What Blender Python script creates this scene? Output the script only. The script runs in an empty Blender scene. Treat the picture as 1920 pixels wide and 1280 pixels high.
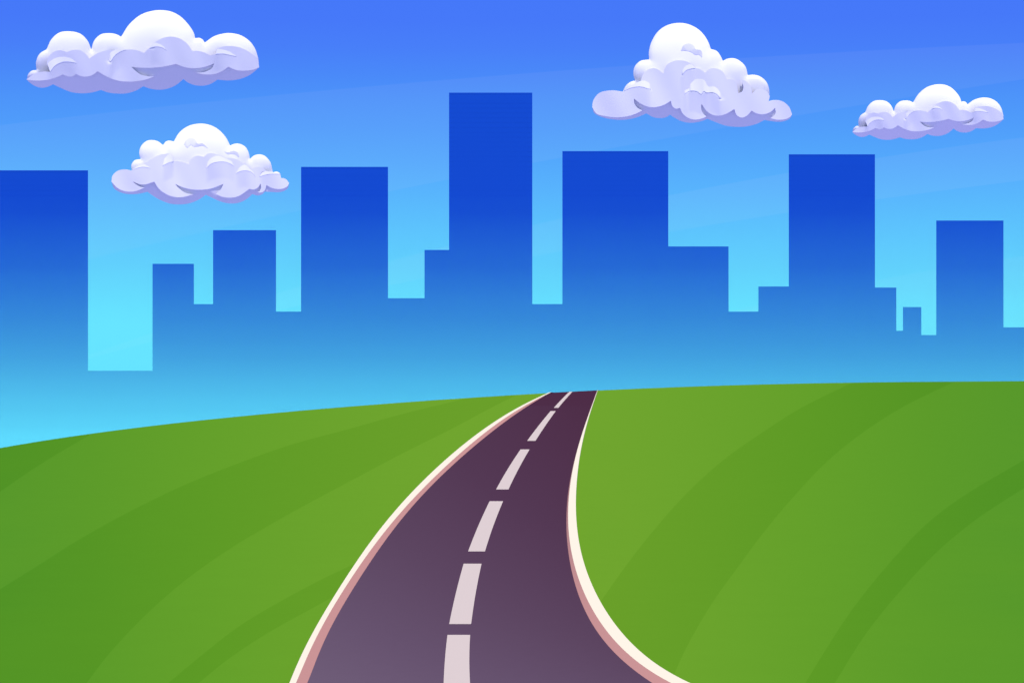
import bpy, math, random
import numpy as np
from mathutils import Vector
from mathutils.geometry import delaunay_2d_cdt

S = bpy.context.scene
COL = S.collection
F = 4515.0          # focal length in photograph pixels
YH = 650.0          # eye-level row
H = 7.5             # eye height above the road, m
R = math.radians

# ---------------------------------------------------------------- helpers
def lin(r, g, b):
    o = []
    for c in (r, g, b):
        c /= 255.0
        o.append(c/12.92 if c <= .04045 else ((c+.055)/1.055)**2.4)
    return tuple(o)

def tag(o, label=None, cat=None, group=None, kind=None):
    if label: o['label'] = label
    if cat: o['category'] = cat
    if group: o['group'] = group
    if kind: o['kind'] = kind
    return o

def empty(name, loc, rz=0.0):
    o = bpy.data.objects.new(name, None)
    COL.objects.link(o)
    o.location = loc
    o.rotation_euler = (0, 0, rz)
    return o

def mesh_obj(name, verts, faces, mats, parent=None, smooth=False, mat_idx=None, attrs=None):
    me = bpy.data.meshes.new(name)
    me.from_pydata([tuple(map(float, v)) for v in verts], [], faces)
    if not isinstance(mats, (list, tuple)): mats = [mats]
    for m in mats: me.materials.append(m)
    if mat_idx is not None: me.polygons.foreach_set('material_index', mat_idx)
    if smooth: me.polygons.foreach_set('use_smooth', [True]*len(me.polygons))
    if attrs:
        for k, vals in attrs.items():
            a = me.attributes.new(k, 'FLOAT', 'POINT')
            a.data.foreach_set('value', [float(x) for x in vals])
    me.update()
    o = bpy.data.objects.new(name, me)
    COL.objects.link(o)
    if parent: o.parent = parent
    return o

def new_mat(name):
    m = bpy.data.materials.new(name)
    m.use_nodes = True
    nt = m.node_tree
    b = nt.nodes['Principled BSDF']
    b.inputs['Specular IOR Level'].default_value = 0.0
    b.inputs['Roughness'].default_value = 1.0
    return m, nt, b

def plain_mat(name, rgb, noise=0.03, scale=1.0, rough=1.0, spec=0.0, bump=0.0):
    """colour with a slight procedural mottling"""
    m, nt, b = new_mat(name)
    tc = nt.nodes.new('ShaderNodeTexCoord')
    nz = nt.nodes.new('ShaderNodeTexNoise'); nz.inputs['Scale'].default_value = scale
    nz.inputs['Detail'].default_value = 4
    nt.links.new(tc.outputs['Object'], nz.inputs['Vector'])
    mx = nt.nodes.new('ShaderNodeMix'); mx.data_type = 'RGBA'
    mx.inputs[6].default_value = (*[c*(1-noise) for c in rgb], 1)
    mx.inputs[7].default_value = (*[min(1, c*(1+noise)) for c in rgb], 1)
    nt.links.new(nz.outputs['Fac'], mx.inputs[0])
    nt.links.new(mx.outputs[2], b.inputs['Base Color'])
    b.inputs['Roughness'].default_value = rough
    b.inputs['Specular IOR Level'].default_value = spec
    return m

def attr_mat(name, attr, stops, noise=0.02, scale=0.6):
    """colour ramp along a per-point tone attribute"""
    m, nt, b = new_mat(name)
    at = nt.nodes.new('ShaderNodeAttribute'); at.attribute_name = attr
    rp = nt.nodes.new('ShaderNodeValToRGB')
    el = rp.color_ramp.elements
    for i, (p, c) in enumerate(stops):
        e = el[i] if i < 2 else el.new(p)
        e.position = p; e.color = (*c, 1)
    tc = nt.nodes.new('ShaderNodeTexCoord')
    nz = nt.nodes.new('ShaderNodeTexNoise'); nz.inputs['Scale'].default_value = scale
    nz.inputs['Detail'].default_value = 5
    nt.links.new(tc.outputs['Object'], nz.inputs['Vector'])
    ma = nt.nodes.new('ShaderNodeMapRange')
    ma.inputs['To Min'].default_value = 1-noise; ma.inputs['To Max'].default_value = 1+noise
    nt.links.new(nz.outputs['Fac'], ma.inputs['Value'])
    sc = nt.nodes.new('ShaderNodeVectorMath'); sc.operation = 'SCALE'
    nt.links.new(at.outputs['Fac'], rp.inputs['Fac'])
    nt.links.new(rp.outputs['Color'], sc.inputs[0])
    nt.links.new(ma.outputs['Result'], sc.inputs['Scale'])
    nt.links.new(sc.outputs['Vector'], b.inputs['Base Color'])
    return m

# irradiance the level ground receives (measured from test renders), used to turn
# wanted picture colours into surface reflectances
E_UP = (1.365, 1.385, 1.575)
E_WALL = (1.2, 1.36, 1.52)
def alb(r, g, b, E=E_UP):
    return tuple(min(.92, c/e) for c, e in zip(lin(r, g, b), E))

# ---------------------------------------------------------------- camera
cam = bpy.data.cameras.new('camera')
cam.sensor_width = 36.0
cam.lens = 36.0*F/1920.0
cam.shift_y = (YH-640.0)/1920.0
cam.clip_start = 0.5
cam.clip_end = 60000
co = bpy.data.objects.new('camera', cam)
COL.objects.link(co)
co.location = (0, 0, H)
co.rotation_euler = (R(90), 0, 0)
S.camera = co

# ---------------------------------------------------------------- light
SUN_EL, SUN_AZ = 45.0, 4.0      # elevation; degrees to the right of straight behind the viewer
sun = bpy.data.lights.new('sun', 'SUN')
sun.energy = 5.0
sun.angle = R(0.5)
sun.color = (1.0, 0.96, 0.93)
so = bpy.data.objects.new('sun', sun)
COL.objects.link(so)
to_sun = Vector((math.sin(R(SUN_AZ))*math.cos(R(SUN_EL)), -math.cos(R(SUN_AZ))*math.cos(R(SUN_EL)), math.sin(R(SUN_EL))))
so.rotation_euler = to_sun.to_track_quat('Z', 'Y').to_euler()

# ---------------------------------------------------------------- sky
def polyfit_uv(pts, deg=2):
    """photograph points -> elevation slope as polynomial of azimuth slope"""
    u = np.array([(x-960)/F for x, y in pts]); v = np.array([(YH-y)/F for x, y in pts])
    return np.polyfit(u, v, deg)[::-1]

W = bpy.data.worlds.new('World'); S.world = W; W.use_nodes = True
nt = W.node_tree
for n in list(nt.nodes): nt.nodes.remove(n)
def N(t, **k):
    n = nt.nodes.new(t)
    for a, b in k.items(): setattr(n, a, b)
    return n
def M(op, a, b=None, clamp=False):
    n = N('ShaderNodeMath', operation=op); n.use_clamp = clamp
    for i, x in enumerate((a, b)):
        if x is None: continue
        if isinstance(x, (int, float)): n.inputs[i].default_value = x
        else: nt.links.new(x, n.inputs[i])
    return n.outputs[0]
tc = N('ShaderNodeTexCoord'); sp = N('ShaderNodeSeparateXYZ')
nt.links.new(tc.outputs['Generated'], sp.inputs[0])
X, Y, Z = sp.outputs
hyp = M('SQRT', M('ADD', M('MULTIPLY', X, X), M('MULTIPLY', Y, Y)))
v = M('DIVIDE', Z, M('MAXIMUM', hyp, 0.0001))
u = M('MAXIMUM', M('MINIMUM', M('DIVIDE', X, M('MAXIMUM', Y, 0.05)), 0.5), -0.5)
# pale high-air streaks arcing over the city: (points of the edge, share of white haze added below it)
STREAKS = [
    ([(0, 243), (240, 213), (480, 184), (700, 165), (960, 142), (1100, 130), (1430, 105), (1700, 98), (1920, 96)], .020),
    ([(165, 488), (399, 434), (564, 396), (727, 359), (842, 336), (998, 305), (1054, 296), (1200, 270), (1360, 241), (1590, 205), (1920, 160)], -.020),
    ([(518, 553), (727, 488), (842, 459), (1054, 410), (1253, 367), (1479, 328), (1641, 302), (1920, 265)], .024),
    ([(727, 535), (796, 521), (998, 482), (1054, 472), (1253, 435), (1479, 400), (1641, 376), (1920, 346)], -.024),
    ([(1366, 585), (1641, 528), (1755, 506), (1920, 484)], .02),
]
shift = None
for pts, amt in STREAKS:
    c = polyfit_uv(pts)
    vc = M('ADD', float(c[0]), M('MULTIPLY', u, M('ADD', float(c[1]), M('MULTIPLY', u, float(c[2])))))
    mask = M('MULTIPLY', M('ADD', M('MULTIPLY', M('SUBTRACT', vc, v), 3000.0), .5), 1.0, clamp=True)
    s_ = M('MULTIPLY', mask, amt)
    shift = s_ if shift is None else M('ADD', shift, s_)
V0, V1 = (YH-720)/F, (YH+20)/F
rp = N('ShaderNodeValToRGB')
stops = [(-20, (69, 120, 249)), (40, (70, 121, 249)), (90, (72, 127, 249)), (140, (74, 137, 249)), (190, (77, 148, 250)),
         (243, (80, 157, 251)), (300, (84, 168, 252)), (350, (88, 178, 253)), (400, (91, 188, 253)), (460, (95, 199, 253)),
         (500, (98, 206, 252)), (540, (101, 215, 253)), (580, (104, 225, 255)), (610, (107, 230, 255)), (720, (107, 230, 255))]
el = rp.color_ramp.elements
for i, (y, c) in enumerate(sorted(stops, reverse=True)):
    p = ((YH-y)/F - V0)/(V1-V0)
    e = el[i] if i < 2 else el.new(p)
    e.position = p; e.color = (*lin(*c), 1)
nt.links.new(M('DIVIDE', M('SUBTRACT', v, V0), V1-V0, clamp=True), rp.inputs['Fac'])
# higher up: physical sky
sky = N('ShaderNodeTexSky', sky_type='NISHITA'); sky.sun_disc = False
sky.sun_elevation = R(SUN_EL)
sky.sun_rotation = math.atan2(to_sun.x, to_sun.y)
bg1 = N('ShaderNodeBackground'); wm = N('ShaderNodeMix', data_type='RGBA'); wm.inputs[7].default_value = (1, 1, 1, 1)
nt.links.new(M('MAXIMUM', shift, 0.0), wm.inputs[0]); nt.links.new(rp.outputs['Color'], wm.inputs[6])
nt.links.new(wm.outputs[2], bg1.inputs['Color'])
bg2 = N('ShaderNodeBackground'); nt.links.new(sky.outputs['Color'], bg2.inputs['Color']); bg2.inputs['Strength'].default_value = 0.12
bg3 = N('ShaderNodeBackground'); bg3.inputs['Color'].default_value = (.64, .62, 1.34, 1)  # lavender fill below the horizon, added to light the cloud undersides
up = N('ShaderNodeMapRange', interpolation_type='SMOOTHSTEP')
up.inputs['From Min'].default_value = .17; up.inputs['From Max'].default_value = .6
nt.links.new(v, up.inputs['Value'])
dn = N('ShaderNodeMapRange', interpolation_type='SMOOTHSTEP')
dn.inputs['From Min'].default_value = -.03; dn.inputs['From Max'].default_value = -.12
nt.links.new(v, dn.inputs['Value'])
m1 = N('ShaderNodeMixShader'); m2 = N('ShaderNodeMixShader'); out = N('ShaderNodeOutputWorld')
nt.links.new(up.outputs[0], m1.inputs[0]); nt.links.new(bg1.outputs[0], m1.inputs[1]); nt.links.new(bg2.outputs[0], m1.inputs[2])
nt.links.new(dn.outputs[0], m2.inputs[0]); nt.links.new(m1.outputs[0], m2.inputs[1]); nt.links.new(bg3.outputs[0], m2.inputs[2])
nt.links.new(m2.outputs[0], out.inputs['Surface'])
W.cycles.sampling_method = 'MANUAL'; W.cycles.sample_map_resolution = 1024

S.view_settings.view_transform = 'Standard'; S.view_settings.look = 'None'
S.view_settings.exposure = 0; S.view_settings.gamma = 1

# ---------------------------------------------------------------- terrain
BROW = [(0, 839.5), (50, 831), (100, 823), (150, 815.5), (300, 796), (480, 777.5), (650, 762.5), (800, 751), (960, 740.3), (1029, 736.2),
        (1118, 731.8), (1240, 726.8), (1431, 720.7), (1575, 717.4), (1719, 715.3), (1920, 714.3)]
_bp = np.polyfit([(x-960)/960 for x, y in BROW], [y for x, y in BROW], 5)
K = 0.0015
def brow_row(uu):
    xn = np.clip(np.asarray(uu)*F/960.0, -1.06, 1.04)
    y = np.polyval(_bp, xn)
    return y + np.where(np.asarray(uu)*F/960.0 < -1.06, np.minimum((-1.06-np.asarray(uu)*F/960.0)*100, 120), 0)
def crest(uu):
    s = (brow_row(uu)-YH)/F
    return H/s - s/(4*K)
def ground_z(x, y):
    x = np.asarray(x, float); y = np.asarray(y, float)
    yy = np.maximum(y, 1.0)
    d = np.maximum(0.0, y - crest(x/yy))
    z = -105.0*(1-np.exp(-K*d*d/105.0))
    r = np.maximum(0.0, np.hypot(x, y)-2700.0)
    return z - 0.0008*r*r
def gpt(px, py, h=0.0):
    """where the sight line through a photograph point meets the hilltop (plus h)"""
    D = (H-h)*F/(py-YH)
    return ((px-960)/F*D, D)

def smooth_curve(pts, deg=5):
    pts = sorted(pts, key=lambda p: p[1])
    ys = np.array([p[1] for p in pts], float); xs = np.array([p[0] for p in pts], float)
    t = (ys-1000)/280
    return np.polyfit(t, xs, deg)
def cx(c, y): return float(np.polyval(c, (y-1000)/280))

# bands of darker meadow: (edge points, extension at first end, at last end)
def band_edge(pts, e0, e1):
    P = []
    for x, y in pts:
        y = max(y, float(brow_row((x-960)/F))+1.5)
        P.append(gpt(x, y))
    # dense spline
    Q = catmull(P, 6)
    def ext(a, b, L):
        d = np.array(b)-np.array(a); d /= np.linalg.norm(d)
        return tuple(np.array(b)+d*L)
    n0, n1 = max(1, int(e0/2.5)), max(1, int(e1/2.5))
    return [ext(Q[2], Q[0], e0*(n0-k)/n0) for k in range(n0)] + Q + [ext(Q[-3], Q[-1], e1*(k+1)/n1) for k in range(n1)]

def catmull(P, n):
    P = [np.array(p, float) for p in P]
    if len(P) == 2: return [tuple(P[0]), tuple(P[1])]
    ex = [2*P[0]-P[1]] + P + [2*P[-1]-P[-2]]
    out = []
    for i in range(1, len(ex)-2):
        p0, p1, p2, p3 = ex[i-1:i+3]
        t0 = 0; t1 = t0+max(np.linalg.norm(p1-p0), 1e-6)**.5; t2 = t1+max(np.linalg.norm(p2-p1), 1e-6)**.5; t3 = t2+max(np.linalg.norm(p3-p2), 1e-6)**.5
        for k in range(n):
            t = t1+(t2-t1)*k/n
            a1 = (t1-t)/(t1-t0)*p0+(t-t0)/(t1-t0)*p1; a2 = (t2-t)/(t2-t1)*p1+(t-t1)/(t2-t1)*p2; a3 = (t3-t)/(t3-t2)*p2+(t-t2)/(t3-t2)*p3
            b1 = (t2-t)/(t2-t0)*a1+(t-t0)/(t2-t0)*a2; b2 = (t3-t)/(t3-t1)*a2+(t-t1)/(t3-t1)*a3
            out.append(tuple((t2-t)/(t2-t1)*b1+(t-t1)/(t2-t1)*b2))
    out.append(tuple(P[-1]))
    return out

L1 = [(0, 921.5), (50, 887), (100, 855), (165, 817)]
L2a = [(0, 1104), (75, 1057), (150, 1010), (250, 955), (350, 907), (450, 867), (550, 832), (650, 805), (750, 777), (860, 750)]
L2b = [(162, 1280), (200, 1230), (250, 1175), (300, 1127), (350, 1085), (425, 1032), (500, 987), (575, 945), (650, 905), (750, 852), (850, 802), (925, 762), (957, 746)]
L3a = [(315, 1280), (375, 1230), (450, 1172), (525, 1127), (600, 1087), (665, 1056)]
L3b = [(372, 1280), (425, 1237), (500, 1187), (575, 1145), (632, 1114)]
R1a = [(1127, 1125.6), (1167.7, 1068), (1215.6, 1005.8), (1287.5, 924.4), (1359.4, 859.7), (1431, 809.4), (1503, 763.8), (1594, 719)]
R1b = [(1262, 1268), (1287.5, 1212), (1335, 1130), (1383, 1063), (1431, 998.6), (1479, 941), (1551, 864.5), (1623, 807), (1695, 761.5), (1786, 717)]
R2a = [(1510, 1280), (1536.6, 1235.8), (1599, 1140), (1671, 1051), (1742.7, 977), (1814.5, 924.4), (1920, 862)]
R2b = [(1565, 1280), (1623, 1188), (1695, 1099), (1766.6, 1025), (1838.5, 967.5), (1920, 914.8)]
bands = []
e = band_edge(L1, 25, 60); bands.append(e+[(e[-1][0]-30, e[-1][1]+10), (-150, 250), (-150, 60), (-60, 60)])
bands.append(band_edge(L2a, 30, 60)+band_edge(L2b, 12, 60)[::-1])
bands.append(band_edge(L3a, 12, 1.0)+band_edge(L3b, 12, 1.0)[::-1])
bands.append(band_edge(R1a, 0.6, 60)+band_edge(R1b, 3, 60)[::-1])
bands.append(band_edge(R2a, 12, 60)+band_edge(R2b, 12, 60)[::-1])

def inside(poly, px, py):
    poly = np.array(poly); c = np.zeros(len(px), bool)
    j = len(poly)-1
    for i in range(len(poly)):
        xi, yi = poly[i]; xj, yj = poly[j]
        if yi != yj:
            c ^= ((yi > py) != (yj > py)) & (px < (xj-xi)*(py-yi)/(yj-yi)+xi)
        j = i
    return c

pts = []; edges = []
def frange(a, b, s):
    return list(np.arange(a, b, s))
xs = frange(-3600, -400, 200)+frange(-400, -140, 20)+frange(-140, 160, 5)+frange(160, 420, 20)+frange(420, 3700, 200)
ys = frange(-3000, -100, 200)+frange(-100, 50, 10)+frange(50, 640, 5)+frange(640, 1000, 30)+frange(1000, 3800, 100)
rnd = random.Random(3)
for x in xs:
    for y in ys: pts.append(Vector((x+rnd.uniform(-.01, .01), y+rnd.uniform(-.01, .01))))
# rows of points that follow the brow of the hill
_near = []
OFFS = [-4, 0, 1.5, 3, 4.5, 6, 7.5, 9, 11, 13, 15.5, 18, 21, 25, 30, 36, 43]
pts = [p for p in pts if not (p.y > 60 and abs(p.x/p.y) < .3 and -7 < p.y-float(crest(p.x/p.y)) < 47)]
for uu in np.linspace(-.29, .29, 420):
    yc = float(crest(uu))
    for o_ in OFFS:
        pts.append(Vector((uu*(yc+o_), yc+o_)))
for poly in bands:
    n0 = len(pts)
    for i, (x, y) in enumerate(poly):
        pts.append(Vector((x, y))); edges.append((n0+i, n0+(i+1) % len(poly)))
vo, eo, fo, *_ = delaunay_2d_cdt(pts, edges, [], 0, 1e-4)
gx = np.array([p.x for p in vo]); gy = np.array([p.y for p in vo])
gz = ground_z(gx, gy)
fa = np.array([[f[0], f[1], f[2]] for f in fo])
cxm = gx[fa].mean(1); cym = gy[fa].mean(1)
dark = np.zeros(len(fa), int)
for poly in bands: dark |= inside(poly, cxm, cym).astype(int)
# shading painted into the grass colour: deeper green towards both sides of the view
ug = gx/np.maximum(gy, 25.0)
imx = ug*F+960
side_shade = np.where(imx < 900, (900-imx)/900, (imx-1120)/800)
side_shade = np.where(imx < 900, np.clip(side_shade, 0, 1)**1.35, np.clip(side_shade, 0, 1)**1.1)
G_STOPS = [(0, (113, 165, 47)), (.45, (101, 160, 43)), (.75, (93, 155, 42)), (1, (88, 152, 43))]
grass_a = attr_mat('meadow_grass', 'side_shade', [(p, alb(*c)) for p, c in G_STOPS])
grass_b = attr_mat('deep_meadow_grass', 'side_shade', [(p, alb(c[0]-6.5, c[1]-5.5, c[2]-5)) for p, c in G_STOPS])
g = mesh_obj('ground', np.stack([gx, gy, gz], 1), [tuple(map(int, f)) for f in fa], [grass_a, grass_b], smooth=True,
             mat_idx=[int(d) for d in dark], attrs={'side_shade': side_shade})
tag(g, 'rounded green grass hill with faint darker curved bands', kind='structure')

# ---------------------------------------------------------------- road and kerbs
LO = [(1021.7, 738.8), (994.4, 752), (969.4, 765.3), (944.4, 778.6), (922.5, 792.7), (899, 809.8), (875.6, 828.6), (860, 841), (837, 860), (816, 878.8),
      (794, 899), (772.2, 921.7), (750.3, 946), (733, 967), (711.3, 993.6), (695.6, 1014), (680, 1035), (662.9, 1060), (643, 1091), (626, 1116.7),
      (608.8, 1146), (591.6, 1177), (574.4, 1207.8), (557.2, 1244), (542.6, 1279.5)]
LM = [(1026, 738.5), (1004, 750), (985, 760.2), (960, 774.9), (938, 788.8), (914.7, 806), (891, 825.5), (875.6, 839), (860, 852.5), (851, 860), (828.4, 880), (805, 903),
      (781.6, 927), (758, 952), (742.5, 971), (719, 999), (703.4, 1019.4), (687.8, 1041), (674, 1060), (653.4, 1091), (636, 1118.4), (617.3, 1148.5),
      (600, 1182), (583, 1215.5), (569, 1245.6), (554.6, 1280)]
LI = [(1030, 737.5), (1012, 746.6), (997.5, 756), (977, 768.8), (953.8, 785.6), (930, 802.8), (907, 821.6), (883.4, 841.9), (860, 861.4), (836.3, 881.9),
      (812.8, 905.3), (789.4, 931), (773.8, 949), (750.3, 976.4), (734.7, 996), (716, 1021), (689.4, 1060), (667.2, 1094.4), (651.7, 1120),
      (634.5, 1149), (617.3, 1182), (603.6, 1211), (589.8, 1244), (575.8, 1280)]
RI = [(1119.4, 732.5), (1110, 757.5), (1100.6, 784), (1091, 813.8), (1083.4, 838.8), (1077, 863.8), (1071, 890), (1067.5, 905), (1064.4, 928), (1062.5, 953), (1062, 975),
      (1062.5, 997), (1065.2, 1028), (1069, 1053), (1073.8, 1077), (1080, 1100), (1085, 1117.5), (1100, 1150), (1118.8, 1181.6), (1143.8, 1212.8),
      (1175, 1244), (1198.4, 1262.8), (1224.5, 1280)]
RM = [(1119.6, 733), (1110.4, 757.5), (1101, 784), (1091.4, 813.8), (1083.8, 838.8), (1077.6, 863.8), (1071.8, 890), (1068.8, 909), (1066.3, 931), (1065.4, 950), (1065.3, 970), (1066.3, 994),
      (1069.8, 1022), (1073.8, 1044), (1081.6, 1072), (1090, 1100), (1095.3, 1112.8), (1115.6, 1148.8), (1137.5, 1181.6), (1168.8, 1216), (1206, 1248.8), (1237.5, 1267.5), (1259.4, 1280)]
RO = [(1120.2, 733), (1113, 752.8), (1107, 773), (1100.6, 793.4), (1094.4, 817), (1089.7, 840), (1085.8, 865), (1082.7, 890), (1080.8, 908), (1079.7, 928), (1079.7, 953),
      (1081.3, 981), (1084.7, 1009), (1091, 1037.5), (1100.3, 1070), (1111, 1100), (1118.8, 1114.4), (1137.5, 1145.6), (1159.4, 1176.9), (1184.4, 1205), (1214, 1231.6),
      (1245.3, 1253.4), (1295.3, 1280)]
KH = 0.10
class Curve:
    """a traced kerb line carried onto the hill at height h, then run on along its own direction"""
    def __init__(s, pts, h):
        s.c = smooth_curve(pts, 7); s.h = h
    def plan(s, rows, far=(2, 4, 6, 8, 10, 12, 15, 18, 22, 27, 33, 40, 50, 62), near=(4, 10, 24)):
        P = []
        a = np.array(gpt(cx(s.c, 1284), 1284, s.h)); b = np.array(gpt(cx(s.c, 1272), 1272, s.h))
        d = (a-b)/np.linalg.norm(a-b)
        for L in reversed(near): P.append(tuple(a+d*L))
        for y in rows: P.append(gpt(cx(s.c, y), y, s.h))
        a = np.array(P[-1]); b = np.array(gpt(cx(s.c, rows[-1]+9), rows[-1]+9, s.h))
        d = (a-b)/np.linalg.norm(a-b)
        for L in far: P.append(tuple(a+d*L))
        return P
rows = [1284-6*i for i in range(60)]
rows = [y for y in rows if y > 950] + list(np.arange(948, 741, -3.0)) + [740.0]
cLO, cLM, cLI = Curve(LO, KH), Curve(LM, KH), Curve(LI, .035)
cRI, cRM, cRO = Curve(RI, .035), Curve(RM, KH), Curve(RO, KH)

def strip(A, B, n, hA, hB):
    """grid between two plan polylines"""
    V = []; Fc = []
    for (ax, ay), (bx, by) in zip(A, B):
        for k in range(n+1):
            t = k/n; x = ax+(bx-ax)*t; y = ay+(by-ay)*t
            V.append((x, y, float(ground_z(x, y))+hA+(hB-hA)*t))
    m = n+1
    for i in range(len(A)-1):
        for k in range(n):
            Fc.append((i*m+k, i*m+k+1, (i+1)*m+k+1, (i+1)*m+k))
    return V, Fc

pLO, pLM, pLI = cLO.plan(rows), cLM.plan(rows), cLI.plan(rows)
pRI, pRM, pRO = cRI.plan(rows), cRM.plan(rows), cRO.plan(rows)
V_, F_ = strip(pLI, pRI, 12, .035, .035)
road_tone = []  # asphalt tone: lighter nearby and towards the left edge, darker far off
for i, (x, y, z) in enumerate(V_):
    k = (i % 13)/12
    row = YH+H*F/max(y, 30)
    road_tone.append(min(1, max(0, (row-745)/545*(.92-.30*k)+.10*(1-k)*(row > 760))))
asphalt = attr_mat('asphalt', 'road_tone', [(0, alb(78, 45, 71)), (.3, alb(84, 57, 84)), (.55, alb(93, 70, 97)), (.8, alb(103, 83, 111)), (1, alb(111, 93, 120))], noise=.03, scale=3.0)
road = mesh_obj('road', V_, F_, asphalt, smooth=True, attrs={'road_tone': road_tone})
tag(road, 'curved purple-grey asphalt road climbing over the green hill', kind='structure')

cream = plain_mat('cream_kerb_stone', alb(258, 246, 233), .01, 2)
pink = plain_mat('pink_kerb_shade', alb(205, 150, 151, (1.35, 1.38, 1.55)), .02, 2)  # shade of the inner kerb face, painted in as pink
def kerb(name, P_out, P_top, P_foot, label):
    V1, F1 = strip(P_out, P_top, 2, KH, KH)
    n0 = len(V1)
    # outer skirt down into the turf
    for (x, y) in P_out: V1.append((x, y, float(ground_z(x, y))-.12))
    for i in range(len(P_out)-1):
        F1.append((i*3, (i+1)*3, n0+i+1, n0+i))
    o = mesh_obj(name, V1, F1, cream, smooth=False)
    tag(o, label, kind='structure')
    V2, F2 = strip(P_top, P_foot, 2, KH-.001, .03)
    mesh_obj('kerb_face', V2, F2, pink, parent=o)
    return o
kerb('kerb', pLO, pLM, pLI, 'cream kerb with pink inner face on the left edge of the road')
kerb('kerb', pRO, pRM, pRI, 'cream kerb with pink inner face on the right edge of the road')

paint = plain_mat('road_paint', alb(224, 208, 213), .015, 4)
DASH = [([(1064.9, 1071), (1038.4, 1047)], (736.5, 764.2)),
        ([(1032.3, 1042), (1009.5, 1022.2), (988.4, 1004)], (770.2, 826)),
        ([(976, 993), (951.6, 971.8), (930.2, 953.4)], (842, 917)),
        ([(918, 943.3), (896.4, 924.7), (877.7, 909.4)], (939, 1033)),
        ([(869.3, 902.9), (854.4, 891.7), (842.2, 883.4)], (1056, 1169)),
        ([(839, 881.5), (834.3, 880.0), (831.8, 881.3)], (1189.3, 1280)),
        ([(831.9, 883.5), (834, 890), (838, 898)], (1300, 1440))]
for j, (pr, (y0, y1)) in enumerate(DASH):
    if len(pr) == 2: pr = [pr[0], tuple((pr[0][i]+pr[1][i])/2-.5 for i in (0, 1)), pr[1]]
    nn = 12; A = []; B = []
    yend = y1 if j != 5 else 1290
    for i in range(nn+1):
        y = y0+(yend-y0)*i/nn; t = (y-y0)/(y1-y0)
        def q(k): return pr[0][k]*(1-t)*(1-2*t)+pr[1][k]*4*t*(1-t)+pr[2][k]*t*(2*t-1)
        A.append(gpt(q(0), y, .039)); B.append(gpt(q(1), y, .039))
    if j == 0:       # carries on over the brow
        for L in (3, 6, 9, 12):
            for Pl in (A, B):
                a = np.array(Pl[0 if L == 3 else 0]); b = np.array(Pl[1])
                d = (a-b)/np.linalg.norm(a-b); Pl.insert(0, tuple(a+d*3))
    V1, F1 = strip(A, B, 2, .039, .039)
    mesh_obj('lane_marking', V1, F1, paint, parent=road)

# ---------------------------------------------------------------- city
tower_mat = plain_mat('blue_curtain_wall', alb(19, 72, 207, E_WALL), .01, .05)
roof_mat = plain_mat('blue_roof', alb(19, 72, 205), .01, .05)
BASE = -108.0
BLD = [(-30, 165, 319.5), (165, 286, 695.5), (286, 363.5, 494.5), (363.5, 399.5, 570), (399.5, 517.5, 431.5), (517.5, 564.5, 584), (564.5, 727.5, 313),
       (727.5, 796, 559), (796, 842, 468.5), (842, 998, 174), (998, 1054.5, 570), (1054.5, 1253, 283.5), (1253, 1366, 462), (1366, 1422, 584),
       (1422, 1479, 537), (1479, 1640.5, 289.5), (1640.5, 1680.5, 539), (1680.5, 1693, 620), (1693, 1727.5, 575.5), (1727.5, 1755.5, 628),
       (1755.5, 1881.5, 413.5), (1881.5, 1950, 613.5)]
LBL = ['wide dark blue tower cut off by the left edge of the picture',
       'very low pale blue block filling the widest gap beside the leftmost tower',
       'mid-height blue slab, first riser right of the widest gap in the skyline',
       'short narrow blue block left of the mid-height tower under the small cloud',
       'blue mid-height tower below the right end of the lower left cloud',
       'low narrow block between the mid-height tower and the square-topped tower at left centre',
       'tall dark blue tower just right of the lower left cloud',
       'low blue block in the gap left of the stepped shoulder of the tallest tower',
       'narrow blue block forming a lower step against the left side of the tallest tower',
       'tallest dark blue tower of the skyline, standing alone above the rest',
       'low narrow block in the gap between the tallest tower and the broadest tower',
       'broadest dark blue tower, right of the tallest one and under the largest-topped cloud',
       'mid-height blue block stepping down from the right side of the broadest tower',
       'low block in the gap right of the broadest tower\'s step',
       'low blue step against the left side of the tall tower at right',
       'tall dark blue tower at right, below the gap between the two right clouds',
       'low blue step against the right side of the tall right tower',
       'sliver of very low block left of the small blue stub building',
       'small narrow blue stub building standing alone in the right gap',
       'lowest block between the stub building and the rightmost tower',
       'dark blue mid-height tower nearest the right edge of the picture',
       'low pale blue block cut off by the right edge of the picture']
n = len(BLD)
def add_box(V, Fc, x0, x1, y0, y1, z0, z1, ch=0.0):
    """box with chamfered vertical corners"""
    n0 = len(V)
    if ch > 0: ring = [(x0+ch, y0), (x1-ch, y0), (x1, y0+ch), (x1, y1-ch), (x1-ch, y1), (x0+ch, y1), (x0, y1-ch), (x0, y0+ch)]
    else: ring = [(x0, y0), (x1, y0), (x1, y1), (x0, y1)]
    m = len(ring)
    for z in (z0, z1):
        for p in ring: V.append((p[0], p[1], z))
    for k in range(m): Fc.append((n0+k, n0+(k+1) % m, n0+m+(k+1) % m, n0+m+k))
    Fc.append(tuple(n0+m+k for k in range(m))); Fc.append(tuple(n0+m-1-k for k in range(m)))
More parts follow.
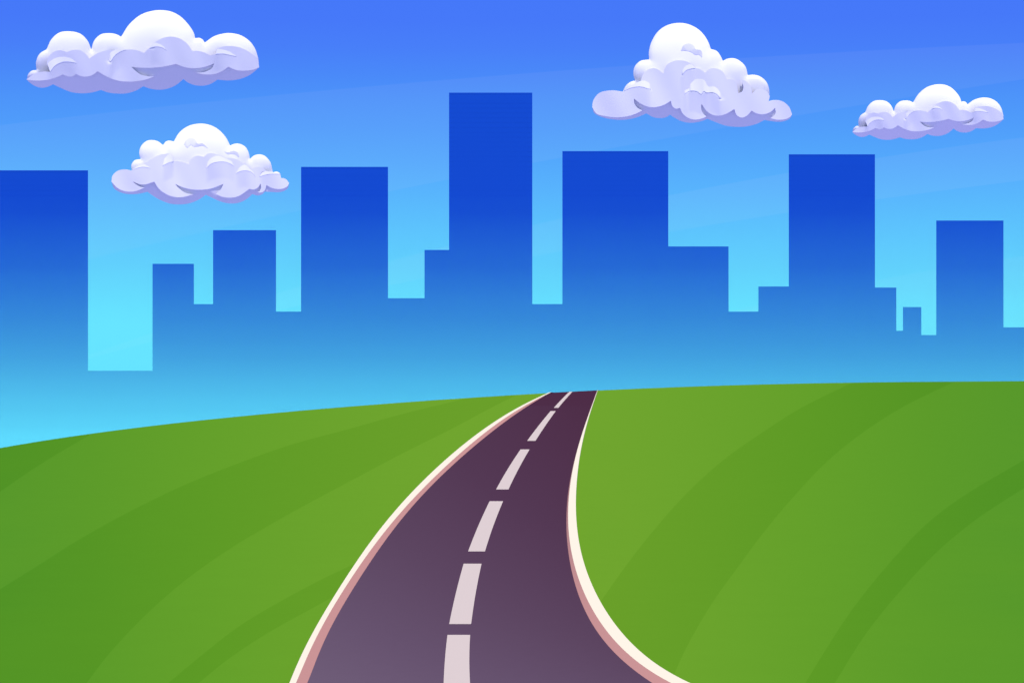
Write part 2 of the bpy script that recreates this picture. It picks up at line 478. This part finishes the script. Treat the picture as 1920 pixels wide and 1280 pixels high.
for i, (x0, x1, yt) in enumerate(BLD):
    YC = 1985.0                         # every front set in one plane parallel to the image
    X0, X1 = (x0-960)/F*YC, (x1-960)/F*YC
    Xc = (X0+X1)/2; wl = wr = (X1-X0)/2
    skew = Xc/YC                        # footprint sheared along the camera's sight lines, hiding the side walls
    ztop = H+(YH-yt)/F*YC
    tall = ztop-BASE
    low = yt > 530
    root = empty('low_block' if low else 'tower_block', (Xc, YC, BASE), 0)
    tag(root, LBL[i], 'building', 'buildings of the blue city skyline')
    dep = 36.0
    V1, F1 = [], []
    add_box(V1, F1, -wl-.02, wr+.02, .1, dep, 0, tall-1.2)
    sk = lambda V: [(x+y*skew, y, z) for x, y, z in V]
    mesh_obj('wall', sk(V1), F1, tower_mat, parent=root)
    # thin storey ledges, proud of the wall
    V3, F3 = [], []
    zz = 4.0
    while zz < tall-6:
        add_box(V3, F3, -wl-.03, wr+.03, .04, dep+.06, zz, zz+.5)
        zz += 4.0
    mesh_obj('storey_ledges', sk(V3), F3, tower_mat, parent=root)
    # parapet ring and roof deck
    V2, F2 = [], []
    add_box(V2, F2, -wl, wr, 0, .6, tall-1.2, tall)
    add_box(V2, F2, -wl, wr, dep-.6, dep, tall-1.2, tall)
    add_box(V2, F2, -wl, -wl+.6, .6, dep-.6, tall-1.2, tall)
    add_box(V2, F2, wr-.6, wr, .6, dep-.6, tall-1.2, tall)
    pr = mesh_obj('roof', sk([(-wl+.6, .6, tall-.9), (wr-.6, .6, tall-.9), (wr-.6, dep-.6, tall-.9), (-wl+.6, dep-.6, tall-.9)]), [(0, 1, 2, 3)], roof_mat, parent=root)
    mesh_obj('parapet', sk(V2), F2, tower_mat, parent=pr)

# ---------------------------------------------------------------- mist lying in the valley before the city
SIG = .0015
YB = 1940.0
prof = []
for y, tau in [(372, 0.004), (400, .012), (450, .058), (500, .105), (550, .19), (600, .29), (640, .395), (670, .50), (700, .65), (735, .87), (770, 1.14), (800, 1.45), (830, 1.9)]:
    Yf = YB - tau*1.12/SIG
    prof.append((Yf, H+Yf*(YH-y)/F))
poly = [(YB, -112.0), (YB, prof[0][1]+2)] + prof + [(prof[-1][0]-10, -112.0)]
V1 = []; F1 = []
XW = 900.0
m = len(poly)
for sx in (-XW, XW):
    for (yy, zz) in poly: V1.append((sx, yy, zz))
for k in range(m): F1.append((k, (k+1) % m, m+(k+1) % m, m+k))
F1.append(tuple(range(m))[::-1]); F1.append(tuple(m+k for k in range(m)))
hm = bpy.data.materials.new('valley_mist'); hm.use_nodes = True
hn = hm.node_tree
hn.nodes.remove(hn.nodes['Principled BSDF'])
pv = hn.nodes.new('ShaderNodeVolumePrincipled')
pv.inputs['Color'].default_value = (.14, .87, 1.0, 1)
pv.inputs['Density'].default_value = SIG
pv.inputs['Anisotropy'].default_value = -.5
hn.links.new(pv.outputs[0], hn.nodes['Material Output'].inputs['Volume'])
hz = mesh_obj('haze', V1, F1, hm)
tag(hz, 'pale cyan mist lying in the valley in front of the city', kind='stuff')

# ---------------------------------------------------------------- clouds
cloud_mat = plain_mat('cloud_white', (.605, .60, .68), .01, .02)
# every line is one run of smooth curve between two cusps, in pixels of its own enlarged image crop
A_TOP = [[(88,600),(95,565),(125,535),(160,530)], [(160,530),(158,470),(185,410),(238,375)],
 [(238,375),(275,300),(335,250),(410,240),(485,255),(540,305),(568,372)], [(568,372),(590,305),(640,258),(705,248),(755,255),(790,273)],
 [(790,273),(850,180),(940,105),(1030,75),(1090,70),(1160,78),(1230,112),(1290,170),(1330,230),(1343,273)],
 [(1343,273),(1375,270),(1400,283),(1414,305)],
 [(1414,305),(1480,258),(1550,235),(1605,230),(1680,243),(1750,285),(1795,345),(1818,410)], [(1818,410),(1824,445),(1824,480)]]
A_BOT = [[(1824,480),(1760,535),(1690,568),(1600,583),(1513,578)], [(1513,578),(1460,612),(1400,626),(1340,622),(1290,603),(1256,578)],
 [(1256,578),(1200,625),(1140,652),(1080,662),(1010,655),(955,637)], [(955,637),(900,670),(830,692),(760,695),(690,688),(638,670)],
 [(638,670),(570,690),(490,698),(410,688),(340,660),(283,633)], [(283,633),(240,653),(200,660),(160,652),(120,630),(88,600)]]
A_HEM = [[(88,600),(150,607),(220,603),(290,588),(358,558)], [(358,558),(400,573),(430,570),(455,553)], [(455,553),(500,570),(550,568),(590,550),(615,530)],
 [(615,530),(690,572),(770,598),(850,603),(920,597),(980,583),(1035,562)], [(1035,562),(980,560),(930,545),(890,515),(868,494)],
 [(868,494),(960,499),(1060,494),(1140,480),(1197,466)], [(1197,466),(1270,490),(1340,495),(1420,482),(1485,457)], [(1485,457),(1465,495),(1410,522),(1347,530)],
 [(1347,530),(1420,540),(1490,535),(1550,510),(1590,480)], [(1590,480),(1650,503),(1720,507),(1780,498),(1824,480)]]
A_MID = [[(88,600),(150,555),(210,540),(265,540)], [(265,540),(300,495),(360,465),(410,463),(460,472)], [(460,472),(430,445),(380,430),(320,435),(270,460),(240,490)],
 [(240,490),(250,440),(290,395),(345,380),(390,393)], [(390,393),(440,376),(490,378),(530,405),(555,438)], [(555,438),(610,400),(670,378),(745,371)],
 [(745,371),(715,390),(700,425),(708,465)], [(708,465),(745,410),(800,375),(860,365),(915,372),(960,390)], [(960,390),(1000,352),(1050,340),(1095,347),(1128,366)],
 [(1128,366),(1100,335),(1070,320),(1032,315)], [(1032,315),(1090,280),(1160,265),(1230,280),(1285,320),(1320,368)], [(1320,368),(1360,366),(1410,378),(1450,398)],
 [(1450,398),(1510,385),(1580,388),(1650,402)], [(1650,402),(1600,370),(1550,355),(1495,348)], [(1495,348),(1570,328),(1650,330),(1730,358),(1810,413)], [(1810,413),(1816,445),(1824,480)]]
B_TOP = [[(105,655),(115,600),(165,553),(230,540),(295,552)], [(295,552),(290,500),(320,455),(378,442)], [(378,442),(365,385),(380,325),(430,275),(490,263),(545,277),(588,310)],
 [(588,310),(615,275),(650,267),(688,275)], [(688,275),(740,190),(820,130),(900,107),(975,105),(1060,128),(1130,175),(1185,240),(1218,307)],
 [(1218,307),(1260,290),(1310,290),(1365,320),(1395,375),(1405,433)], [(1405,433),(1445,398),(1500,387),(1550,403),(1600,460),(1624,555)],
 [(1624,555),(1665,548),(1695,568),(1700,607)], [(1700,607),(1745,615),(1778,655)]]
B_BOT = [[(1778,655),(1765,705),(1730,730),(1680,742),(1610,740),(1550,738)], [(1550,738),(1520,765),(1480,775),(1430,762)],
 [(1430,762),(1370,815),(1290,848),(1210,852),(1130,835),(1050,800),(990,772)], [(990,772),(920,820),(830,855),(740,866),(650,858),(560,825),(490,785),(440,748)],
 [(440,748),(370,765),(280,772),(200,760),(130,720),(105,655)]]
B_HEM = [[(105,655),(150,705),(200,735),(260,748),(330,742),(415,708)], [(415,708),(370,698),(330,675),(305,652)], [(305,652),(360,675),(420,678),(505,652)],
 [(505,652),(550,720),(620,770),(700,795),(780,793),(875,768)], [(875,768),(800,755),(740,715),(700,672)], [(700,672),(780,705),(860,722),(950,724),(1040,712),(1155,668)],
 [(1155,668),(1130,720),(1083,762)], [(1083,762),(1140,788),(1210,797),(1290,785),(1350,750),(1400,712)], [(1400,712),(1440,718),(1480,700),(1507,662)],
 [(1507,662),(1512,700),(1500,730),(1478,742)], [(1478,742),(1520,745),(1550,720),(1563,675)], [(1563,675),(1610,700),(1670,712),(1730,703),(1765,680),(1778,655)]]
B_MID = [[(105,655),(115,600),(165,553),(230,540),(295,552)], [(295,552),(350,525),(400,515),(470,525)], [(470,525),(440,505),(405,492)], [(405,492),(480,440),(560,400),(650,387)], [(650,387),(600,440),(580,505)],
 [(580,505),(650,470),(720,458),(780,468),(828,487)], [(828,487),(850,440),(900,407),(970,415)], [(970,415),(1010,385),(1060,382),(1115,405)], [(1115,405),(1050,420),(1010,460),(990,525)],
 [(990,525),(1040,480),(1110,460),(1190,465),(1258,500)], [(1258,500),(1230,455),(1165,435)], [(1165,435),(1230,425),(1300,445),(1362,487)], [(1362,487),(1310,510),(1270,570)],
 [(1270,570),(1320,545),(1370,540),(1420,555),(1460,597)], [(1460,597),(1440,560),(1405,535)], [(1405,535),(1450,508),(1500,505),(1570,545)], [(1570,545),(1520,550),(1495,597)],
 [(1495,597),(1580,572),(1690,570)], [(1690,570),(1697,590),(1700,607)], [(1700,607),(1745,615),(1778,655)]]
C_TOP = [[(95,830),(105,770),(160,705),(260,685),(362,697)], [(362,697),(390,645),(430,612),(470,600)], [(470,600),(458,540),(470,480),(520,430),(597,418)],
 [(597,418),(595,350),(620,260),(680,170),(760,120),(850,103),(930,112),(1020,155),(1080,215),(1120,285),(1135,332)], [(1135,332),(1190,352),(1225,400),(1241,437)],
 [(1241,437),(1280,418),(1340,415),(1400,445),(1440,490),(1459,562)], [(1459,562),(1510,558),(1570,575),(1625,625),(1648,690),(1651,745)], [(1651,745),(1641,793)],
 [(1641,793),(1690,782),(1760,790),(1820,840),(1847,905)]]
C_BOT = [[(1847,905),(1830,940),(1780,965),(1720,970),(1660,963),(1608,953)], [(1608,953),(1540,988),(1450,1010),(1360,1013),(1270,1002),(1180,970),(1108,940)],
 [(1108,940),(1050,962),(960,974),(880,960),(820,930),(778,902)], [(778,902),(740,925),(690,932),(630,922),(570,888)], [(570,888),(480,925),(380,943),(280,940),(180,918),(110,880),(95,830)]]
C_HEM = [[(95,830),(130,885),(200,907),(300,920),(400,912),(480,888),(535,862)], [(535,862),(490,835),(465,795),(463,757)], [(463,757),(520,800),(590,830),(660,832),(730,812),(787,778)],
 [(787,778),(800,825),(830,848),(867,842)], [(867,842),(890,890),(940,930),(1000,945),(1060,935),(1098,920)], [(1098,920),(1065,885),(1052,845),(1055,808)],
 [(1055,808),(1100,870),(1150,903),(1210,912),(1270,897),(1342,855)], [(1342,855),(1365,910),(1410,930),(1460,908),(1492,870)], [(1492,870),(1540,895),(1600,902),(1660,882),(1698,847)],
 [(1698,847),(1703,890),(1690,915),(1660,935)], [(1660,935),(1710,950),(1780,948),(1830,928),(1847,905)]]
C_MID = [[(95,830),(105,770),(160,705),(260,685),(362,697)], [(362,697),(430,665),(520,653),(612,680)], [(612,680),(600,630),(560,605),(522,605)], [(522,605),(550,540),(600,500),(660,498),(722,540)],
 [(722,540),(750,470),(810,435),(870,428),(930,440),(972,467)], [(972,467),(920,475),(890,510),(882,553)], [(882,553),(930,510),(1000,497),(1050,510),(1085,537)],
 [(1085,537),(1130,503),(1180,500),(1240,530),(1275,597)], [(1275,597),(1320,597),(1360,645),(1374,720)], [(1374,720),(1410,700),(1420,660),(1400,595)], [(1400,595),(1450,620),(1485,670),(1495,725)],
 [(1495,725),(1530,690),(1580,683),(1625,705),(1651,745)], [(1651,745),(1641,793)], [(1641,793),(1690,782),(1760,790),(1820,840),(1847,905)]]

def flat(*segs):
    out = []
    for sl in segs:
        for s in sl:
            out += catmull(s, 5)[:-1]
    # drop near-duplicates
    res = []
    for p in out:
        if not res or math.hypot(p[0]-res[-1][0], p[1]-res[-1][1]) > 1.0: res.append(p)
    if math.hypot(res[0][0]-res[-1][0], res[0][1]-res[-1][1]) < 1.0: res.pop()
    return res
def rev(segs): return [list(reversed(s)) for s in reversed(segs)]

def seg_dist(P, poly):
    A = np.array(poly); B = np.roll(A, -1, 0)
    d = np.full(len(P), 1e9)
    for a, b in zip(A, B):
        ab = b-a; t = np.clip(((P-a)@ab)/max(ab@ab, 1e-9), 0, 1)
        q = a+t[:, None]*ab
        d = np.minimum(d, np.hypot(*(P-q).T))
    return d

PK = .27
def line_dist(P, line):
    A = np.array(line); d = np.full(len(P), 1e9)
    for a, b in zip(A[:-1], A[1:]):
        ab = b-a; t = np.clip(((P-a)@ab)/max(ab@ab, 1e-9), 0, 1)
        d = np.minimum(d, np.hypot(*(P-(a+t[:, None]*ab)).T))
    return d

def cloud_layer(name, outline, root, mpp, org, step, front, back, extra_pts=()):
    """closed solid over a traced outline (metres across x, up z); front(x,z,d) and back(x,z,d) give depth, d = distance to the rim"""
    cs = root['cs']
    ol = [((x-org[0])*mpp*cs, -(y-org[1])*mpp) for x, y in outline]
    A = np.array(ol)
    area = 0.5*np.sum(A[:, 0]*np.roll(A[:, 1], -1)-np.roll(A[:, 0], -1)*A[:, 1])
    if area < 0: ol = ol[::-1]; A = np.array(ol)
    x0, z0 = A.min(0); x1, z1 = A.max(0)
    gxx, gzz = np.meshgrid(np.arange(x0, x1, step), np.arange(z0, z1, step))
    G = np.stack([gxx.ravel()+np.tile([0, step/2], gxx.size)[:gxx.size]*0, gzz.ravel()], 1)
    ins = inside(ol, G[:, 0], G[:, 1]); G = G[ins]
    dd = seg_dist(G, ol); G = G[dd > step*.45]
    if len(extra_pts):
        E = np.array(extra_pts); E = E[inside(ol, E[:, 0], E[:, 1])]; E = E[seg_dist(E, ol) > step*.2]
        if len(E):
            G = G[np.array([np.min(np.hypot(*(E-g).T)) > step*.35 for g in G])]
            G = np.concatenate([G, E])
    pts = [Vector(p) for p in ol]+[Vector(p) for p in G]
    no = len(ol)
    vo, eo, fo, ov, *_ = delaunay_2d_cdt(pts, [], [list(range(no))], 1, 1e-5)
    P = np.array([[p.x, p.y] for p in vo])
    fa = [tuple(f) for f in fo]
    c = P[[f[0] for f in fa]]
    d = seg_dist(P, ol)
    f_ = front(P[:, 0], P[:, 1], d); b_ = back(P[:, 0], P[:, 1], d)
    nv = len(P)
    V = [(P[i, 0], f_[i], P[i, 1]) for i in range(nv)]+[(P[i, 0], b_[i], P[i, 1]) for i in range(nv)]
    Fc = []
    cnt = {}
    for f in fa:
        for k in range(3):
            a, b = f[k], f[(k+1) % 3]
            cnt[(a, b)] = 1
    for f in fa:
        Fc.append(f); Fc.append(tuple(nv+k for k in reversed(f)))
    nsm = len(Fc)
    for (a, b) in cnt:
        if (b, a) not in cnt:        # rim wall with corners of its own, so that it keeps a crisp edge
            k = len(V); V += [V[b], V[a], V[nv+a], V[nv+b]]
            Fc.append((k, k+1, k+2, k+3))
    o = mesh_obj(name, V, Fc, cloud_mat, parent=root)
    o.data.polygons.foreach_set('use_smooth', [i < nsm for i in range(len(Fc))])
    return o

def blur_height(x, z, amp, wl, seed):
    """gentle billows so that the broad faces are not flat"""
    r = random.Random(seed); h = np.zeros_like(x)
    for k in range(6):
        a = r.uniform(0, math.tau); w = wl*r.uniform(.6, 1.6); ph = r.uniform(0, math.tau)
        h += np.sin((x*math.cos(a)+z*math.sin(a))*math.tau/w+ph)
    return h*amp/6

def make_cloud(trace, sc, ox, oy, dist, label, tilt=(.6, 1.1), m0=.12, crv=.20, twist=0.0, env=.36):
    """pixels of an enlarged image crop -> photograph: px = ox + x/sc"""
    TOP, BOT, HEM, MID, ENV, extra = trace
    allp = flat(TOP, BOT)
    xs = [p[0] for p in allp]; ys_ = [p[1] for p in allp]
    org = ((min(xs)+max(xs))/2, (min(ys_)+max(ys_))/2)
    pxc, pyc = ox+org[0]/sc, oy+org[1]/sc+2.4*math.sqrt(4/sc)
    uu, v_ = (pxc-960)/F, (YH-pyc)/F
    # facing the viewer's side squarely, kept parallel to the picture plane
    dd_ = dist+.2*(max(ys_)-min(ys_))*dist/F/sc
    root = empty('cloud', (uu*dd_, dd_, H+v_*dd_), 0)
    root.rotation_euler = Vector((uu, 1, v_)).to_track_quat('Y', 'Z').to_euler()
    tag(root, label, 'cloud', 'puffy clouds over the city')
    mpp = dist/F/sc*1.015
    root['cs'] = 1/math.sqrt(1+uu*uu)
    Hh = (max(ys_)-min(ys_))*mpp; Ww = (max(xs)-min(xs))*mpp
    st = Ww/95
    zt = Hh/2
    mt, bt = tilt
    def crown_front(x, z, d):
        # bulges forward in the middle, rounds off at the rim, leans back at the top
        t = np.clip(d/(Hh*.22), 0, 1)
        return Hh*(.04 - .06*np.sqrt(np.maximum(0, 1-(1-t)**2))) + Hh*crv*(z/zt-.4)**2 + x*twist + blur_height(x, z, Hh*.010, Hh*.6, 2)
    def crown_back(x, z, d):
        t = np.clip(d/(Hh*.5), 0, 1)
        return crown_front(x, z, d*0)+Hh*.03 + Hh*.5*np.sqrt(np.maximum(0, 1-(1-t)**2))
    lips = []
    for kind, (lo, hi) in extra:
        if kind != 'puff': continue
        L_ = sorted(((x-org[0])*mpp*root['cs'], -(y-org[1])*mpp) for x, y in catmull(lo, 8))
        U_ = sorted(((x-org[0])*mpp*root['cs'], -(y-org[1])*mpp) for x, y in catmull(hi, 8))
        lips.append((np.array(L_), np.array(U_)))
    def lip_out(k, x):
        Lk, Uk = lips[k]
        zl = np.interp(x, Lk[:, 0], Lk[:, 1]); zu = np.interp(x, Uk[:, 0], Uk[:, 1])
        return zl, zu, PK*np.clip(zu-zl, 0, Hh*.085)
    def swell(x, z):
        # the face below each bright crescent swells out to meet its lip and eases back further down
        out = np.zeros_like(x)
        for k in range(len(lips)):
            zl, zu, p = lip_out(k, x)
            below = (z <= zl+Hh*.002)
            fx = np.clip(1-np.maximum(lips[k][0][0, 0]-x, x-lips[k][0][-1, 0])/(Hh*.05), 0, 1)
            out = np.maximum(out, np.where(below, p*np.clip(1-(zl-z)/(Hh*.20), 0, 1), 0)*fx)
        return out
    def mid_plane(x, z):
        return Hh*m0 - (z+zt)*mt
    def mid_front(x, z, d):
        # overhangs: juts out at the top and falls back going down
        return mid_plane(x, z) + blur_height(x, z, Hh*.02, Hh*.5, 5) - swell(x, z)
    def mid_back(x, z, d):
        t = np.clip(d/(Hh*.3), 0, 1)
        return mid_plane(x, z)+Hh*(.02+.25*np.sqrt(np.maximum(0, 1-(1-t)**2)))
    # the underside starts right behind the scalloped hem and falls back below it
    hp = np.array([((x-org[0])*mpp*root['cs'], -(y-org[1])*mpp) for sg in HEM for x, y in catmull(sg, 10)])
    hx = np.linspace(hp[:, 0].min(), hp[:, 0].max(), 160)
    hz = np.array([hp[np.abs(hp[:, 0]-q) < Ww*.02][:, 1].max() for q in hx])
    kk = np.hanning(15); kk /= kk.sum()
    hz = np.convolve(np.pad(hz, 7, 'edge'), kk, 'valid')
    hb = np.array([hp[np.abs(hp[:, 0]-q) < Ww*.02][:, 1].min() for q in hx])
    hb = np.convolve(np.pad(hb, 7, 'edge'), kk, 'valid')
    def base_front(x, z, d):
        return mid_plane(x, z) + Hh*.02 + (bt-mt)*(.45*np.maximum(0, np.interp(x, hx, hz)-z)+.6*np.maximum(0, np.interp(x, hx, hb)-z))
    def base_back(x, z, d):
        return base_front(x, z, d) + Hh*(.03+.3*np.clip(d/(Hh*.2), 0, 1))
    cloud_layer('crown', flat(TOP, rev(HEM)), root, mpp, org, st, crown_front, crown_back)
    cloud_layer('lower_billows', flat(MID, rev(HEM)), root, mpp, org, st*.75, mid_front, mid_back, [(x, z-Hh*.001) for Lk, Uk in lips for x, z in Lk])
    cloud_layer('underside', flat([ENV], BOT), root, mpp, org, st, base_front, base_back)
    loc = lambda P: [((x-org[0])*mpp*root['cs'], -(y-org[1])*mpp) for x, y in P]
    rim = loc(flat(TOP, rev(HEM)))
    kp = -1
    for kind, (lo, hi) in extra:
        ol = flat([lo], [list(reversed(hi))])
        L_, U_ = loc(catmull(lo, 6)), loc(catmull(hi, 6))
        def share(x, z):
            P = np.stack([x, z], 1)
            dl = line_dist(P, L_); du = line_dist(P, U_)
            return dl+du, dl/np.maximum(dl+du, 1e-6)
        if kind == 'puff':       # leans back to catch the sun, its lower lip just proud of the face below
            kp += 1
            def f1(x, z, d, k=kp):
                zl, zu, p = lip_out(k, x)
                t = np.clip((z-zl)/np.maximum(zu-zl, 1e-3), 0, 1)
                return mid_plane(x, z) + blur_height(x, z, Hh*.02, Hh*.5, 5) - Hh*.003 - p*(1-t)
            cloud_layer('puff', ol, root, mpp, org, st*.35, f1, lambda x, z, d: mid_front(x, z, d)+Hh*.01)
        else:                    # overhangs slightly: a dimple in the crown
            def f1(x, z, d):
                w, t = share(x, z)
                return crown_front(x, z, seg_dist(np.stack([x, z], 1), rim)) - Hh*.003 - .42*np.minimum(w, Hh*.05)*t
            cloud_layer('wisp', ol, root, mpp, org, st*.35, f1, lambda x, z, d: crown_front(x, z, seg_dist(np.stack([x, z], 1), rim))+Hh*.02)
    return root
# bright crescents between the scallops: (lower edge, upper edge), both left to right
A_PUFFS = [([(265,540),(300,495),(360,465),(410,463),(460,472)], [(240,490),(270,460),(320,435),(380,430),(430,445),(460,472)]),
           ([(708,465),(745,410),(800,375),(830,366)], [(708,465),(700,425),(715,390),(745,371),(790,362),(830,366)]),
           ([(1000,352),(1050,340),(1095,347),(1128,366)], [(1000,352),(1032,315),(1070,320),(1100,335),(1128,366)]),
           ([(1495,386),(1550,384),(1600,392),(1650,402)], [(1495,348),(1550,355),(1600,370),(1650,402)])]
B_PUFFS = [([(300,545),(350,525),(400,515),(470,525)], [(300,545),(350,510),(405,492),(440,505),(470,525)]),
           ([(580,505),(620,484),(650,470),(690,462)], [(580,505),(600,440),(630,405),(650,387),(675,420),(690,462)]),
           ([(990,525),(1040,480),(1110,460),(1190,465),(1258,500)], [(990,525),(1010,460),(1050,420),(1115,405),(1165,425),(1230,455),(1258,500)]),
           ([(1270,570),(1320,545),(1370,540),(1420,555),(1460,597)], [(1270,570),(1310,510),(1362,487),(1405,525),(1440,560),(1460,597)]),
           ([(1495,597),(1580,572),(1690,570)], [(1495,597),(1520,555),(1570,545),(1630,555),(1690,570)])]
C_PUFFS = [([(375,690),(430,665),(520,653),(612,680)], [(375,690),(450,640),(522,605),(560,605),(600,630),(612,680)]),
           ([(882,553),(930,510),(1000,497)], [(882,553),(890,510),(920,475),(972,467),(1000,497)]),
           ([(905,722),(950,695),(1010,697),(1053,722),(1075,697),(1100,710),(1150,708),(1190,725),(1220,760)],
            [(905,722),(912,690),(945,675),(960,630),(1000,598),(1035,593),(1080,605),(1115,660),(1160,657),(1200,685),(1220,720),(1220,760)])]
# faint dimples high on the crowns: (lower edge, upper edge)
C_DIPS = [([(875,345),(920,345),(960,355),(1000,380),(1035,382),(1058,405)], [(875,345),(900,295),(950,283),(990,305),(1003,332),(1045,340),(1062,370),(1058,405)])]
B_DIPS = [([(785,300),(815,330),(850,305),(880,322),(960,312),(1010,335)], [(785,300),(805,258),(850,238),(890,255),(910,290),(960,290),(1010,335)]),
          ([(1165,365),(1195,388),(1225,385),(1260,388),(1303,415)], [(1165,365),(1205,368),(1250,355),(1290,372),(1303,415)])]
A_ENV = [(88,600),(200,565),(400,520),(700,460),(1190,440),(1600,445),(1824,480)]
B_ENV = [(105,655),(200,610),(600,590),(1400,610),(1650,630),(1778,655)]
C_ENV = [(95,830),(300,770),(463,725),(1055,745),(1690,800),(1847,905)]
TRACE_A = (A_TOP, A_BOT, A_HEM, A_MID, A_ENV, [('puff', p) for p in A_PUFFS])
TRACE_B = (B_TOP, B_BOT, B_HEM, B_MID, B_ENV, [('puff', p) for p in B_PUFFS]+[('dip', p) for p in B_DIPS])
TRACE_C = (C_TOP, C_BOT, C_HEM, C_MID, C_ENV, [('puff', p) for p in C_PUFFS]+[('dip', p) for p in C_DIPS])
make_cloud(TRACE_A, 4.0, 30, 0, 9000, 'largest long flat-bottomed cloud in the upper left corner of the sky', tilt=(.40, .95), env=.41)
make_cloud(TRACE_B, 5.0526, 190, 210, 8600, 'rounded lavender cloud low at left between two tall blue towers', tilt=(.28, .82))
make_cloud(TRACE_C, 4.683, 1090, 20, 8800, 'tall pyramid-shaped cloud with a small bright puff, above the broadest tower', tilt=(.28, .82))
# small twin of the first cloud at upper right
S4 = 4.0/ (281.0/434.0)
make_cloud(TRACE_A, S4, 1598.5-88/S4, 157.5-70/S4, 9800, 'small long cloud at the far right of the sky above the right-hand towers', tilt=(.40, 1.35), env=.41)
